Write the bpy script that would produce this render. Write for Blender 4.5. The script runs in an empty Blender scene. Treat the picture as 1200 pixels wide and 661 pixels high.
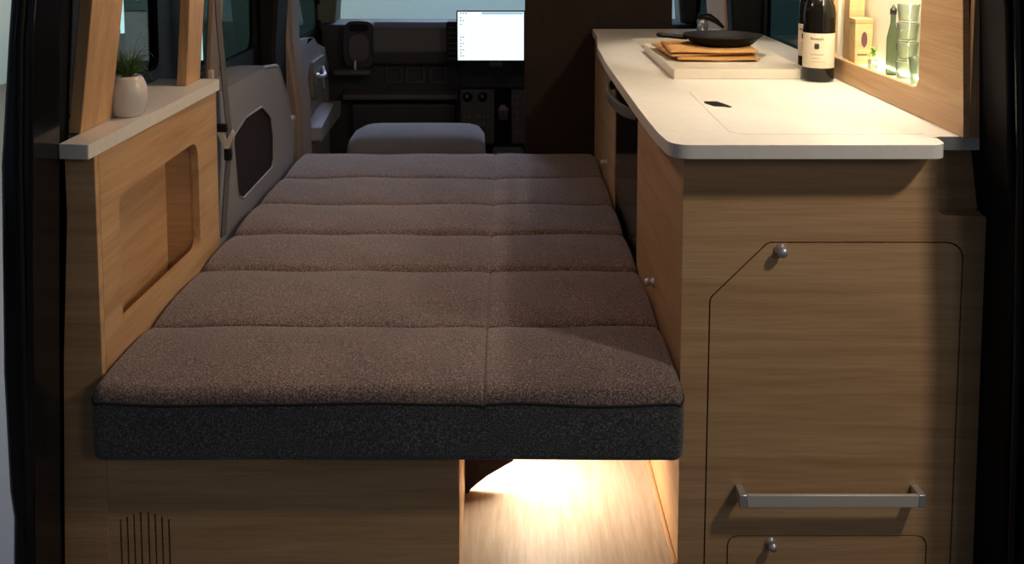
import bpy, bmesh, math, random
from mathutils import Vector, Matrix
from mathutils.geometry import tessellate_polygon
random.seed(7)
PI = math.pi
sc = bpy.context.scene
COL = sc.collection

# ------------------------------------------------------------------ materials
def mat(name, color, rough=0.5, metal=0.0, spec=0.5, **kw):
    m = bpy.data.materials.new(name); m.use_nodes = True
    b = m.node_tree.nodes['Principled BSDF']
    b.inputs['Base Color'].default_value = (*color, 1)
    b.inputs['Roughness'].default_value = rough
    b.inputs['Metallic'].default_value = metal
    b.inputs['Specular IOR Level'].default_value = spec
    for k, v in kw.items():
        b.inputs[k].default_value = v
    return m

def N(m, t, **kw):
    n = m.node_tree.nodes.new(t)
    for k, v in kw.items():
        setattr(n, k, v)
    return n

def ramp(m, stops):
    r = N(m, 'ShaderNodeValToRGB')
    e = r.color_ramp.elements
    while len(e) < len(stops): e.new(0.5)
    for i, (p, c) in enumerate(stops):
        e[i].position = p; e[i].color = (*c, 1)
    return r

def wood(name, axis, cols, rough=0.45, scale=1.0):
    """oak laminate, grain along axis (0,1,2)"""
    m = mat(name, cols[0], rough, spec=0.35)
    L = m.node_tree.links; b = m.node_tree.nodes['Principled BSDF']
    tc = N(m, 'ShaderNodeTexCoord'); mp = N(m, 'ShaderNodeMapping')
    s = [26 * scale] * 3; s[axis] = 1.6 * scale
    mp.inputs['Scale'].default_value = s
    L.new(tc.outputs['Object'], mp.inputs['Vector'])
    n1 = N(m, 'ShaderNodeTexNoise'); n1.inputs['Scale'].default_value = 1.0
    n1.inputs['Detail'].default_value = 6; n1.inputs['Distortion'].default_value = 0.6
    L.new(mp.outputs[0], n1.inputs['Vector'])
    mp2 = N(m, 'ShaderNodeMapping')
    s2 = [260 * scale] * 3; s2[axis] = 7 * scale
    mp2.inputs['Scale'].default_value = s2
    L.new(tc.outputs['Object'], mp2.inputs['Vector'])
    n2 = N(m, 'ShaderNodeTexNoise'); n2.inputs['Scale'].default_value = 1.0; n2.inputs['Detail'].default_value = 3
    L.new(mp2.outputs[0], n2.inputs['Vector'])
    r1 = ramp(m, [(0.3, cols[1]), (0.5, cols[0]), (0.72, cols[2])])
    L.new(n1.outputs['Fac'], r1.inputs['Fac'])
    r2 = ramp(m, [(0.35, (0.78, 0.74, 0.7)), (0.6, (1, 1, 1))])
    L.new(n2.outputs['Fac'], r2.inputs['Fac'])
    mx = N(m, 'ShaderNodeMixRGB', blend_type='MULTIPLY'); mx.inputs['Fac'].default_value = 0.55
    L.new(r1.outputs[0], mx.inputs[1]); L.new(r2.outputs[0], mx.inputs[2])
    L.new(mx.outputs[0], b.inputs['Base Color'])
    bp = N(m, 'ShaderNodeBump'); bp.inputs['Strength'].default_value = 0.12; bp.inputs['Distance'].default_value = 0.001
    L.new(n2.outputs['Fac'], bp.inputs['Height']); L.new(bp.outputs[0], b.inputs['Normal'])
    return m

OAK = [(0.54, 0.335, 0.175), (0.44, 0.26, 0.13), (0.61, 0.395, 0.215)]
M = {}
M['oak_x'] = wood('oak_x', 0, OAK)
M['oak_y'] = wood('oak_y', 1, OAK)
M['oak_z'] = wood('oak_z', 2, OAK)
M['floor'] = wood('vinyl_plank', 1, [(0.36, 0.29, 0.225), (0.31, 0.24, 0.18), (0.41, 0.34, 0.27)], 0.5, 4.5)
M['gap'] = mat('dark_groove', (0.03, 0.018, 0.01), 0.9)

def fabric(name, c0, c1, c2, scale=330, bump=0.5, sheen=.25):
    m = mat(name, c0, 0.95, spec=0.15)
    L = m.node_tree.links; b = m.node_tree.nodes['Principled BSDF']
    b.inputs['Sheen Weight'].default_value = sheen
    b.inputs['Sheen Roughness'].default_value = 0.6
    tc = N(m, 'ShaderNodeTexCoord')
    n = N(m, 'ShaderNodeTexNoise'); n.inputs['Scale'].default_value = scale; n.inputs['Detail'].default_value = 3
    L.new(tc.outputs['Object'], n.inputs['Vector'])
    r = ramp(m, [(0.36, c1), (0.52, c0), (0.66, c2)])
    L.new(n.outputs['Fac'], r.inputs['Fac'])
    n3 = N(m, 'ShaderNodeTexNoise'); n3.inputs['Scale'].default_value = 9; n3.inputs['Detail'].default_value = 3
    L.new(tc.outputs['Object'], n3.inputs['Vector'])
    r3 = ramp(m, [(0.3, (0.82, 0.82, 0.84)), (0.7, (1.05, 1, 0.98))]); L.new(n3.outputs['Fac'], r3.inputs['Fac'])
    mx = N(m, 'ShaderNodeMixRGB', blend_type='MULTIPLY'); mx.inputs['Fac'].default_value = 1
    L.new(r.outputs[0], mx.inputs[1]); L.new(r3.outputs[0], mx.inputs[2])
    L.new(mx.outputs[0], b.inputs['Base Color'])
    bp = N(m, 'ShaderNodeBump'); bp.inputs['Strength'].default_value = bump; bp.inputs['Distance'].default_value = 0.002
    L.new(n.outputs['Fac'], bp.inputs['Height']); L.new(bp.outputs[0], b.inputs['Normal'])
    return m
M['fabric'] = fabric('heather_fabric', (0.160, 0.114, 0.102), (0.050, 0.038, 0.036), (0.36, 0.265, 0.23))
M['fabric_shaded'] = fabric('heather_fabric_shaded', (0.045, 0.050, 0.056), (0.018, 0.021, 0.026), (0.16, 0.16, 0.165))  # same heather cloth as the top, its weaker, cooler light put into the colour
M['piping'] = mat('piping_thread', (0.02, 0.018, 0.02), 0.9)
M['seat'] = fabric('grey_seat_cloth', (0.115, 0.12, 0.145), (0.09, 0.095, 0.115), (0.14, 0.145, 0.17), 300, 0.2)
M['curtain'] = fabric('brown_blackout_board', (0.030, 0.020, 0.016), (0.022, 0.015, 0.012), (0.04, 0.027, 0.022), 200, 0.15, .1)

def stone(name, c):
    m = mat(name, c, 0.32, spec=0.4)
    L = m.node_tree.links; b = m.node_tree.nodes['Principled BSDF']
    tc = N(m, 'ShaderNodeTexCoord'); n = N(m, 'ShaderNodeTexNoise'); n.inputs['Scale'].default_value = 60; n.inputs['Detail'].default_value = 4
    L.new(tc.outputs['Object'], n.inputs['Vector'])
    r = ramp(m, [(0.35, tuple(k * 0.95 for k in c)), (0.65, c)]); L.new(n.outputs['Fac'], r.inputs['Fac'])
    L.new(r.outputs[0], b.inputs['Base Color'])
    return m
M['counter'] = stone('white_worktop', (0.78, 0.75, 0.70))
M['board'] = stone('cream_board', (0.72, 0.66, 0.56))
M['lining'] = mat('grey_lining_plastic', (0.235, 0.225, 0.24), 0.5)
M['beige'] = mat('beige_trim_plastic', (0.20, 0.15, 0.115), 0.55)
M['olive'] = mat('olive_grey_trim', (0.13, 0.13, 0.105), 0.6)
M['pocket'] = fabric('brown_pocket_cloth', (0.026, 0.018, 0.020), (0.02, 0.014, 0.016), (0.032, 0.023, 0.026), 300, 0.2, 0)
M['black'] = mat('black_plastic', (0.007, 0.007, 0.009), 0.5, spec=0.25)
M['rubber'] = mat('black_rubber', (0.006, 0.006, 0.007), 0.7, spec=0.2)
M['gloss_black'] = mat('gloss_black', (0.006, 0.006, 0.008), 0.12)
M['paint'] = mat('dark_blue_paint', (0.012, 0.02, 0.035), 0.3)
M['dash'] = mat('charcoal_dash_plastic', (0.055, 0.053, 0.055), 0.55)
M['dash_dark'] = mat('dark_dash_plastic', (0.018, 0.018, 0.020), 0.5)
M['knob_grey'] = mat('grey_plastic', (0.16, 0.155, 0.15), 0.45)
M['chrome'] = mat('chrome', (0.72, 0.73, 0.75), 0.28, 0.75)
M['alu'] = mat('brushed_aluminium', (0.66, 0.62, 0.56), 0.45, 0.3)
M['handle_grey'] = mat('grey_handle_plastic', (0.13, 0.12, 0.115), 0.4)
M['iron'] = mat('cast_iron', (0.004, 0.0035, 0.0035), 0.6, spec=0.18)
M['leather'] = mat('tan_leather_cloth', (0.45, 0.23, 0.07), 0.8)
M['ceramic'] = mat('white_ceramic', (0.66, 0.62, 0.58), 0.2)
M['soil'] = mat('soil', (0.05, 0.03, 0.02), 1)
M['leaf'] = mat('grass_leaf', (0.075, 0.15, 0.035), 0.5)
M['leaf_bright'] = mat('bright_leaf', (0.22, 0.42, 0.06), 0.5)
M['bottle'] = mat('dark_bottle_glass', (0.006, 0.005, 0.004), 0.08, spec=0.35)
M['green_glass'] = mat('green_bottle_glass', (0.03, 0.07, 0.03), 0.1)
M['foil'] = mat('dark_foil', (0.02, 0.015, 0.015), 0.35)
M['label'] = mat('cream_label', (0.68, 0.60, 0.46), 0.7)
M['ink'] = mat('label_ink', (0.05, 0.035, 0.03), 0.8)
M['ink_red'] = mat('label_ink_red', (0.45, 0.16, 0.10), 0.8)
M['boxwood'] = wood('pale_box_wood', 0, [(0.66, 0.46, 0.22), (0.6, 0.4, 0.18), (0.72, 0.52, 0.27)], 0.5)
M['emblem'] = mat('purple_brown_print', (0.12, 0.05, 0.06), 0.8)
M['strap'] = mat('seat_belt_webbing', (0.10, 0.088, 0.088), 0.8)
M['head'] = mat('headliner', (0.45, 0.43, 0.40), 0.9)
M['wall_room'] = mat('showroom_wall', (0.55, 0.56, 0.50), 0.9)
M['ground'] = mat('showroom_ground', (0.11, 0.10, 0.085), 0.6)
M['cream'] = mat('cream_plastic', (0.45, 0.40, 0.34), 0.5)
M['niche'] = mat('niche_white_liner', (0.78, 0.74, 0.60), 0.6)

def glass(name, tint, gloss=0.10, body=0, edge=(.5, 5), gcol=(.8, .8, .8)):
    m = bpy.data.materials.new(name); m.use_nodes = True
    nt = m.node_tree; nt.nodes.clear(); L = nt.links
    o = nt.nodes.new('ShaderNodeOutputMaterial'); mx = nt.nodes.new('ShaderNodeMixShader')
    t = nt.nodes.new('ShaderNodeBsdfTransparent'); g = nt.nodes.new('ShaderNodeBsdfGlossy')
    lw = nt.nodes.new('ShaderNodeLayerWeight'); lw.inputs['Blend'].default_value = .5
    pw = nt.nodes.new('ShaderNodeMath'); pw.operation = 'POWER'; pw.inputs[1].default_value = edge[1]
    ml = nt.nodes.new('ShaderNodeMath'); ml.operation = 'MULTIPLY_ADD'; ml.inputs[1].default_value = edge[0]; ml.inputs[2].default_value = gloss * .3
    L.new(lw.outputs['Facing'], pw.inputs[0]); L.new(pw.outputs[0], ml.inputs[0])
    t.inputs['Color'].default_value = (*tint, 1); g.inputs['Roughness'].default_value = 0.02
    g.inputs['Color'].default_value = (*gcol, 1)
    L.new(ml.outputs[0], mx.inputs[0]); L.new(t.outputs[0], mx.inputs[1]); L.new(g.outputs[0], mx.inputs[2])
    L.new(mx.outputs[0], o.inputs[0])
    if body:      # a little white diffuse mixed in to brighten dark glass
        d = nt.nodes.new('ShaderNodeBsdfDiffuse'); d.inputs['Color'].default_value = (.8, .85, .8, 1)
        m2 = nt.nodes.new('ShaderNodeMixShader'); m2.inputs[0].default_value = body
        L.new(mx.outputs[0], m2.inputs[1]); L.new(d.outputs[0], m2.inputs[2]); L.new(m2.outputs[0], o.inputs[0])
    return m
M['tint'] = glass('tinted_window_glass', (0.20, 0.26, 0.25), .07)
M['clear'] = glass('windscreen_glass', (0.92, 0.95, 0.95), 0.05)
M['tan'] = mat('beige_trim_warmed', (0.46, 0.29, 0.19), 0.6)  # beige trim colour, warmed and lightened to offset the bluish light on it
M['jar'] = glass('clear_jar_glass', (0.93, 0.97, 0.92), 0.06, .04, (.95, 1.8), (.34, .38, .32))
M['jar_green'] = glass('clear_green_glass', (0.42, 0.50, 0.38), 0.2, .04, (.9, 2.5), (.10, .14, .09))

def emit(name, c, s):
    m = bpy.data.materials.new(name); m.use_nodes = True
    b = m.node_tree.nodes['Principled BSDF']
    b.inputs['Base Color'].default_value = (0, 0, 0, 1)
    b.inputs['Emission Color'].default_value = (*c, 1); b.inputs['Emission Strength'].default_value = s
    return m
M['screen'] = emit('lit_screen', (0.86, 0.96, 1.0), 1.15)
M['screen_bar'] = emit('lit_screen_bar', (0.35, 0.65, 0.80), .9)
M['screen_mark'] = emit('screen_marks', (0.12, 0.32, 0.36), .8)
M['led_warm'] = emit('warm_led', (1.0, 0.80, 0.52), 12)
M['led_niche'] = emit('niche_led', (1.0, 0.93, 0.74), 16)
M['tube'] = emit('white_glint', (0.85, 0.92, 1.0), 14)  # glow of the added glint rods

# ------------------------------------------------------------------ helpers
def tag(o, label=None, cat=None, group=None, kind=None):
    if label: o['label'] = label
    if cat: o['category'] = cat
    if group: o['group'] = group
    if kind: o['kind'] = kind
    return o

def thing(name, loc, label, cat, group=None):
    o = bpy.data.objects.new(name, None); o.empty_display_size = 0.05
    COL.objects.link(o); o.location = loc
    return tag(o, label, cat, group)

def base_of(parent):
    v = Vector((0, 0, 0))
    while parent is not None:
        v += parent.location; parent = parent.parent
    return v

def obj(name, bm, m, parent=None, bevel=0, smooth=False, seg=2):
    """bm holds world coordinates; the object is linked relative to its parent"""
    bmesh.ops.recalc_face_normals(bm, faces=bm.faces)
    if parent is None:
        cs = [v.co for v in bm.verts]
        lo = Vector([min(c[i] for c in cs) for i in range(3)]); hi = Vector([max(c[i] for c in cs) for i in range(3)])
        off = Vector(((lo.x + hi.x) / 2, (lo.y + hi.y) / 2, lo.z))
    else:
        off = base_of(parent)
    bm.transform(Matrix.Translation(-off))
    me = bpy.data.meshes.new(name); bm.to_mesh(me); bm.free()
    o = bpy.data.objects.new(name, me); COL.objects.link(o)
    for mm in (m if isinstance(m, (list, tuple)) else [m]): me.materials.append(mm)
    if parent is None: o.location = off
    else: o.parent = parent
    if smooth:
        for p in me.polygons: p.use_smooth = True
    if bevel:
        md = o.modifiers.new('bevel', 'BEVEL'); md.width = bevel; md.segments = seg
        md.limit_method = 'ANGLE'; md.angle_limit = math.radians(40)
        md.harden_normals = False
        for p in me.polygons: p.use_smooth = True
        try:
            me.set_sharp_from_angle(angle=math.radians(35))
        except Exception: pass
    return o

def struct(name, bm, m, **k):
    o = obj(name, bm, m, **k); o['kind'] = 'structure'; return o

def B(): return bmesh.new()

def box(bm, x0, x1, y0, y1, z0, z1, mi=0):
    vs = [bm.verts.new((x, y, z)) for x in (x0, x1) for y in (y0, y1) for z in (z0, z1)]
    for f in ((0, 1, 3, 2), (4, 6, 7, 5), (0, 4, 5, 1), (2, 3, 7, 6), (0, 2, 6, 4), (1, 5, 7, 3)):
        bm.faces.new([vs[i] for i in f]).material_index = mi
    return bm

def rounded(pts, r, n=6):
    """round the corners of a polygon; r a number or a list"""
    out = []; k = len(pts)
    for i, p in enumerate(pts):
        p = Vector(p); a = Vector(pts[i - 1]); c = Vector(pts[(i + 1) % k])
        ri = r[i] if isinstance(r, (list, tuple)) else r
        if ri <= 0: out.append(tuple(p)); continue
        d1 = (a - p).normalized(); d2 = (c - p).normalized()
        ang = d1.angle(d2); t = min(ri / math.tan(ang / 2), (a - p).length * .49, (c - p).length * .49)
        s, e = p + d1 * t, p + d2 * t
        for j in range(n + 1):
            u = j / n
            out.append(tuple((1 - u) ** 2 * s + 2 * u * (1 - u) * p + u * u * e))
    return out

def plate(bm, axis, a0, a1, outline, holes=(), mi=0):
    """extrude a 2D outline with holes along axis from a0 to a1. 2D coords are the other two axes in order"""
    def P3(p, a):
        l = [0, 0, 0]; oth = [i for i in range(3) if i != axis]
        l[oth[0]], l[oth[1]], l[axis] = p[0], p[1], a
        return l
    loops = [outline] + list(holes)
    flat = [p for lp in loops for p in lp]
    tris = tessellate_polygon([[Vector((p[0], p[1], 0)) for p in lp] for lp in loops])
    lo = [bm.verts.new(P3(p, a0)) for p in flat]; hi = [bm.verts.new(P3(p, a1)) for p in flat]
    for t in tris:
        for vs in (lo, hi):
            try: bm.faces.new([vs[i] for i in t]).material_index = mi
            except ValueError: pass
    s = 0
    for lp in loops:
        n = len(lp)
        for i in range(n):
            j = (i + 1) % n
            bm.faces.new([lo[s + i], lo[s + j], hi[s + j], hi[s + i]]).material_index = mi
        s += n
    bmesh.ops.dissolve_limit(bm, angle_limit=0.001, verts=bm.verts[:], edges=bm.edges[:]) if not holes else None
    return bm

def rect(a0, a1, b0, b1): return [(a0, b0), (a1, b0), (a1, b1), (a0, b1)]

def tube(bm, pts, r, n=10, closed=False, cap=True):
    pts = [Vector(p) for p in pts]; rings = []
    for i, p in enumerate(pts):
        if closed: d = pts[(i + 1) % len(pts)] - pts[i - 1]
        else: d = pts[min(i + 1, len(pts) - 1)] - pts[max(i - 1, 0)]
        d.normalize()
        up = Vector((0, 0, 1)) if abs(d.z) < 0.9 else Vector((1, 0, 0))
        s = d.cross(up).normalized(); u = s.cross(d)
        ri = r[i] if isinstance(r, (list, tuple)) else r
        rings.append([bm.verts.new(p + ri * (math.cos(2 * PI * k / n) * s + math.sin(2 * PI * k / n) * u)) for k in range(n)])
    m = len(rings)
    for i in range(m if closed else m - 1):
        A, C = rings[i], rings[(i + 1) % m]
        for k in range(n): bm.faces.new([A[k], A[(k + 1) % n], C[(k + 1) % n], C[k]])
    if cap and not closed:
        bm.faces.new(rings[0]); bm.faces.new(rings[-1])
    return bm

def lathe(bm, prof, c, n=40, ax='z'):
    """profile list (radius, height) around the axis through c"""
    rings = []
    for r, h in prof:
        ring = []
        for k in range(n):
            t = 2 * PI * k / n; a, b = r * math.cos(t), r * math.sin(t)
            if ax == 'z': v = (a, b, h)
            elif ax == 'y': v = (a, h, b)
            else: v = (h, a, b)
            ring.append(bm.verts.new(Vector(c) + Vector(v)) if r > 1e-6 or k == 0 else ring[0])
        rings.append(ring)
    for A, C in zip(rings, rings[1:]):
        for k in range(n):
            q = []
            for v in (A[k], A[(k + 1) % n], C[(k + 1) % n], C[k]):
                if v not in q: q.append(v)
            if len(q) > 2:
                try: bm.faces.new(q)
                except ValueError: pass
    for R in (rings[0], rings[-1]):
        if len(set(R)) > 2:
            try: bm.faces.new(R)
            except ValueError: pass
    return bm

def loft(bm, secs):
    """secs: list of closed loops (equal length)"""
    rs = [[bm.verts.new(p) for p in s] for s in secs]; n = len(rs[0])
    for A, C in zip(rs, rs[1:]):
        for k in range(n): bm.faces.new([A[k], A[(k + 1) % n], C[(k + 1) % n], C[k]])
    bm.faces.new(rs[0]); bm.faces.new(rs[-1]); return bm

def clone(root, loc):
    r = root.copy(); COL.objects.link(r); r.location = loc
    for ch in root.children:
        c = ch.copy(); COL.objects.link(c); c.parent = r
        for g in ch.children:
            d = g.copy(); COL.objects.link(d); d.parent = c
    return r

# ------------------------------------------------------------------ camera
cam = bpy.data.cameras.new('camera'); co = bpy.data.objects.new('camera', cam); COL.objects.link(co)
co.location = (0, 0, 1.25); co.rotation_euler = (math.radians(90 - 4.8), 0, 0)
cam.sensor_fit = 'HORIZONTAL'; cam.sensor_width = 36; cam.lens = 1090 / 1200 * 36
cam.shift_x = 5 / 1200; cam.shift_y = -(330.5 - 4) / 1200
cam.clip_start = 0.05
sc.camera = co

# ------------------------------------------------------------------ the setting
bm = B(); box(bm, -6, 6, -3, 12, -0.62, -0.60); struct('floor', bm, M['ground'])
bm = B(); plate(bm, 2, -.04, 0, [(-.93, 1.81), (-.86, 1.81), (-.86, 1.754), (-.0945, 1.754), (-.0945, 1.715), (.3305, 1.715), (.3305, 1.75), (.92, 1.75), (.92, 1.81), (.93, 1.81), (.93, 5.0), (-.93, 5.0)]); struct('floor', bm, M['floor'])
bm = B(); box(bm, -.90, .93, 1.60, 1.742, -.60, -.105); struct('trim_15', bm, M['rubber'])
bm = B(); box(bm, -.93, .93, 1.62, 4.7, 1.66, 1.70); struct('ceiling', bm, M['head'])
# side walls with window openings (planes x = -.93 and x = .93)
wl = rounded([(2.03, .87), (2.46, .87), (2.46, 1.45), (2.03, 1.45)], .04)
w2 = rounded([(2.70, .80), (3.42, .80), (3.42, 1.45), (2.70, 1.45)], .06)
w3 = rounded([(3.98, .74), (4.62, .74), (4.45, 1.42), (3.98, 1.45)], .05)
bm = B(); plate(bm, 0, -.955, -.93, rect(1.80, 4.9, 0, 1.66), [wl, w2, w3]); struct('wall_left', bm, M['black'])
w4 = rounded([(2.56, .80), (3.36, .80), (3.36, 1.45), (2.56, 1.45)], .06)
w5 = rounded([(3.98, .74), (4.62, .74), (4.45, 1.42), (3.98, 1.45)], .05)
bm = B(); plate(bm, 0, .93, .955, rect(1.76, 4.9, 0, 1.66), [w4, w5]); struct('wall_right', bm, M['black'])
for i, (x0, w, m) in enumerate([(-.948, wl, 'tint'), (-.948, w2, 'tint'), (-.948, w3, 'tint'), (.942, w4, 'tint'), (.942, w5, 'tint')]):
    cy = sum(p[0] for p in w) / len(w); cz = sum(p[1] for p in w) / len(w)
    ww = [(cy + (p[0] - cy) * 1.0, cz + (p[1] - cz) * 1.0) for p in w]
    bm = B(); plate(bm, 0, x0, x0 + .005, ww); struct('window_%d' % (i + 1), bm, M[m])
# windscreen
bm = B(); loft(bm, [[(-.93, 4.98, .74), (.93, 4.98, .74), (.93, 4.985, .745), (-.93, 4.985, .745)],
                    [(-.93, 4.62, 1.66), (.93, 4.62, 1.66), (.93, 4.625, 1.665), (-.93, 4.625, 1.665)]])
struct('window_6', bm, M['clear'])
bm = B(); box(bm, -.93, .93, 4.98, 5.02, -.04, .74); struct('wall_front', bm, M['black'])

# rear hatch opening: black frame on both sides, lofted up the curved body
def frame(name, secs, m, bevel=.006):
    bm = B()
    loft(bm, [[(x0, y0, z), (x1, y0, z), (x1, y1, z), (x0, y1, z)] for z, x0, x1, y0, y1 in secs])
    return struct(name, bm, m, bevel=bevel)
frame('trim_1', [(-.5, -.912, -.87, 1.60, 1.71), (-.06, -.909, -.866, 1.60, 1.71), (.18, -.897, -.860, 1.60, 1.71), (.23, -.902, -.857, 1.60, 1.71), (.45, -.903, -.850, 1.60, 1.71), (.83, -.890, -.8345, 1.60, 1.71),
                 (1.05, -.868, -.826, 1.60, 1.71), (1.66, -.80, -.75, 1.60, 1.71)], M['gloss_black'], .008)
bm = B(); tube(bm, [(-.872 + .0 * z, 1.597, z) for z in (-.5, .0)] + [(-.866, 1.597, .4), (-.856, 1.597, .83), (-.845, 1.597, 1.05), (-.77, 1.597, 1.66)], .007, 10)
struct('trim_2', bm, M['rubber'], smooth=True)
frame('trim_3', [(-.5, -.912, -.875, 1.712, 1.80), (.83, -.908, -.862, 1.712, 1.80), (1.66, -.88, -.80, 1.712, 1.80)], M['rubber'])
frame('trim_4', [(-.5, .907, .945, 1.62, 1.76), (.0, .9095, .945, 1.62, 1.76), (.70, .906, .94, 1.62, 1.76), (.82, .889, .93, 1.62, 1.76), (1.10, .872, .915, 1.62, 1.76), (1.66, .80, .85, 1.62, 1.76)], M['rubber'])
bm = B(); tube(bm, [(.925, 1.612, -.5), (.925, 1.612, .0), (.916, 1.612, .5), (.905, 1.612, .83), (.888, 1.612, 1.1), (.82, 1.612, 1.66)], .008, 10)
struct('trim_5', bm, M['gloss_black'], smooth=True)
frame('trim_6', [(-.5, .935, 1.02, 1.55, 1.72), (.0, .935, 1.02, 1.55, 1.72), (.70, .93, 1.015, 1.55, 1.72), (1.10, .905, .99, 1.55, 1.72), (1.66, .845, .93, 1.55, 1.72)], M['paint'], .01)
# cross member over the opening
bm = B(); box(bm, -.90, .93, 1.60, 1.70, 1.62, 1.72); struct('trim_7', bm, M['black'], bevel=.01)
# pillars between the windows
frame('trim_8', [(.80, -.879, -.863, 2.665, 2.755), (1.66, -.82, -.80, 2.665, 2.775)], M['beige'], .004)
frame('trim_9', [(.0, -.93, -.868, 3.44, 3.62), (.80, -.93, -.868, 3.44, 3.62), (1.66, -.93, -.80, 3.44, 3.62)], M['rubber'], .012)
frame('trim_10', [(.0, -.93, -.805, 3.60, 3.80), (.55, -.93, -.812, 3.60, 3.80), (.80, -.93, -.848, 3.62, 3.78), (.95, -.93, -.850, 3.62, 3.80), (1.10, -.93, -.80, 3.60, 3.90), (1.66, -.93, -.76, 3.60, 3.95)], M['beige'], .02)
frame('trim_11', [(.0, .818, .93, 3.46, 3.80), (.80, .822, .93, 3.46, 3.80), (1.66, .76, .93, 3.46, 3.85)], M['tan'], .02)
frame('trim_12', [(.0, .824, .93, 3.37, 3.459), (.8, .826, .93, 3.37, 3.459), (1.66, .765, .93, 3.37, 3.459)], M['rubber'], .01)
frame('trim_13', [(.72, -.97, -.868, 4.62, 4.80), (1.0, -.955, -.835, 4.56, 4.72), (1.66, -.92, -.74, 4.35, 4.5)], M['olive'], .02)
frame('trim_14', [(.72, .868, .955, 4.62, 4.80), (1.0, .835, .955, 4.56, 4.72), (1.66, .74, .93, 4.35, 4.5)], M['olive'], .02)
# showroom surroundings
bm = B(); box(bm, -6, -5.9, -3, 12, -.6, 4); struct('wall_left', bm, M['wall_room'])
bm = B(); box(bm, 5.9, 6, -3, 12, -.6, 4); struct('wall_right', bm, M['wall_room'])
bm = B(); box(bm, -6, 6, 11.9, 12, -.6, 4); struct('wall_front', bm, M['wall_room'])

# ------------------------------------------------------------------ left cabinet and shelf top
t = thing('side_cabinet', (-.80, 2.08, 0), 'low oak cabinet along the left side with an open recess in its face', 'cabinet')
hole = rounded([(1.822, .450), (2.297, .437), (2.297, .712), (1.822, .712)], [.004, .03, .05, .02], 8)
bm = B(); plate(bm, 0, -.796, -.778, rect(1.7382, 2.45, 0.0, .8165), [hole]); obj('front_panel', bm, M['oak_y'], t)
bm = B(); plate(bm, 1, 1.72, 1.738, [(-.870, -.10), (-.778, -.10), (-.778, .8165), (-.8345, .8165), (-.8345, .70), (-.852, .42)]); obj('end_panel', bm, M['oak_x'], t, bevel=.0012)
bm = B(); plate(bm, 1, 2.432, 2.45, rect(-.92, -.7965, 0, .8165)); obj('end_panel', bm, M['oak_x'], t)
bm = B()
box(bm, -.872, -.862, 1.81, 2.31, .335, .725); obj('recess_back', bm, M['oak_y'], t)
bm = B(); box(bm, -.862, -.7965, 1.81, 1.8205, .335, .725); box(bm, -.862, -.7965, 2.2985, 2.31, .335, .725)
box(bm, -.862, -.7965, 1.8205, 2.2985, .335, .3465); box(bm, -.862, -.7965, 1.8205, 2.2985, .7135, .725); obj('recess_lining', bm, M['oak_x'], t)

o = B(); ol = rounded([(-.835, 1.70), (-.777, 1.695), (-.762, 2.44), (-.925, 2.44), (-.925, 1.83), (-.835, 1.80)], [.003, .004, .012, 0, 0, 0])
plate(o, 2, .817, .8445, ol); w = obj('worktop', o, M['counter'], bevel=.0025)
tag(w, 'narrow white ledge on top of the left oak cabinet holding the potted grass', 'worktop')

def pillar(y0, y1, x, lab, z0=.845, lean=.125):
    bm = B(); k = (1.655 - z0) * lean
    loft(bm, [[(x - .025, y0, z0), (x, y0, z0), (x, y1, z0), (x - .025, y1, z0)],
              [(x - .025 + k, y0, 1.655), (x + k, y0, 1.655), (x + k, y1 + .02, 1.655), (x - .025 + k, y1 + .02, 1.655)]])
    o = obj('pillar_panel', bm, M['oak_z'], bevel=.002)
    return tag(o, lab, 'panel')
pillar(1.785, 1.925, -.832, 'leaning oak upright nearest the rear, in front of the potted grass')
pillar(2.325, 2.43, -.812, 'narrow oak upright at the far end of the left ledge, beside the seat belt', lean=.07)

# potted grass
px, py, pz = -.813, 1.965, .8447
t = thing('potted_plant', (px, py, pz), 'small white egg-shaped pot of wispy green grass on the left ledge', 'plant')
prof = [(0, 0), (.028, 0), (.033, .003), (.038, .018), (.0412, .036), (.0415, .050), (.0385, .067), (.033, .080), (.028, .086), (.0255, .086), (.0255, .078), (0, .078)]
bm = B(); lathe(bm, prof, (px, py, pz), 40); pot = obj('pot', bm, M['ceramic'], t, smooth=True)
bm = B(); lathe(bm, [(0, .0785), (.012, .084), (.0240, .0785)], (px, py, pz), 20); obj('soil', bm, M['soil'], t)
bm = B()
def blade(bm, ph, L, lean, droop, w=.0011):
    pts = []
    for i in range(9):
        s = i / 8; r = .006 + lean * s ** 1.3; z = .082 + L * s - droop * s ** 3
        pts.append((px + r * math.cos(ph), py + r * math.sin(ph), pz + z))
    tube(bm, pts, [w * (1 - .75 * i / 8) for i in range(9)], 4)
for i in range(190):
    blade(bm, random.uniform(0, 2 * PI), random.uniform(.02, .075), random.uniform(.004, .042), random.uniform(0, .03))
for ph, L, ln, dr in [(-.1, .10, .045, .03), (.3, .12, .05, .08), (-.5, .09, .05, .06), (.1, .075, .05, .09), (2.9, .09, .03, .02), (.5, .13, .03, .03)]:
    blade(bm, ph, L, ln, dr, .0009)
tag(obj('leaves', bm, M['leaf'], t), kind='stuff')

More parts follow.
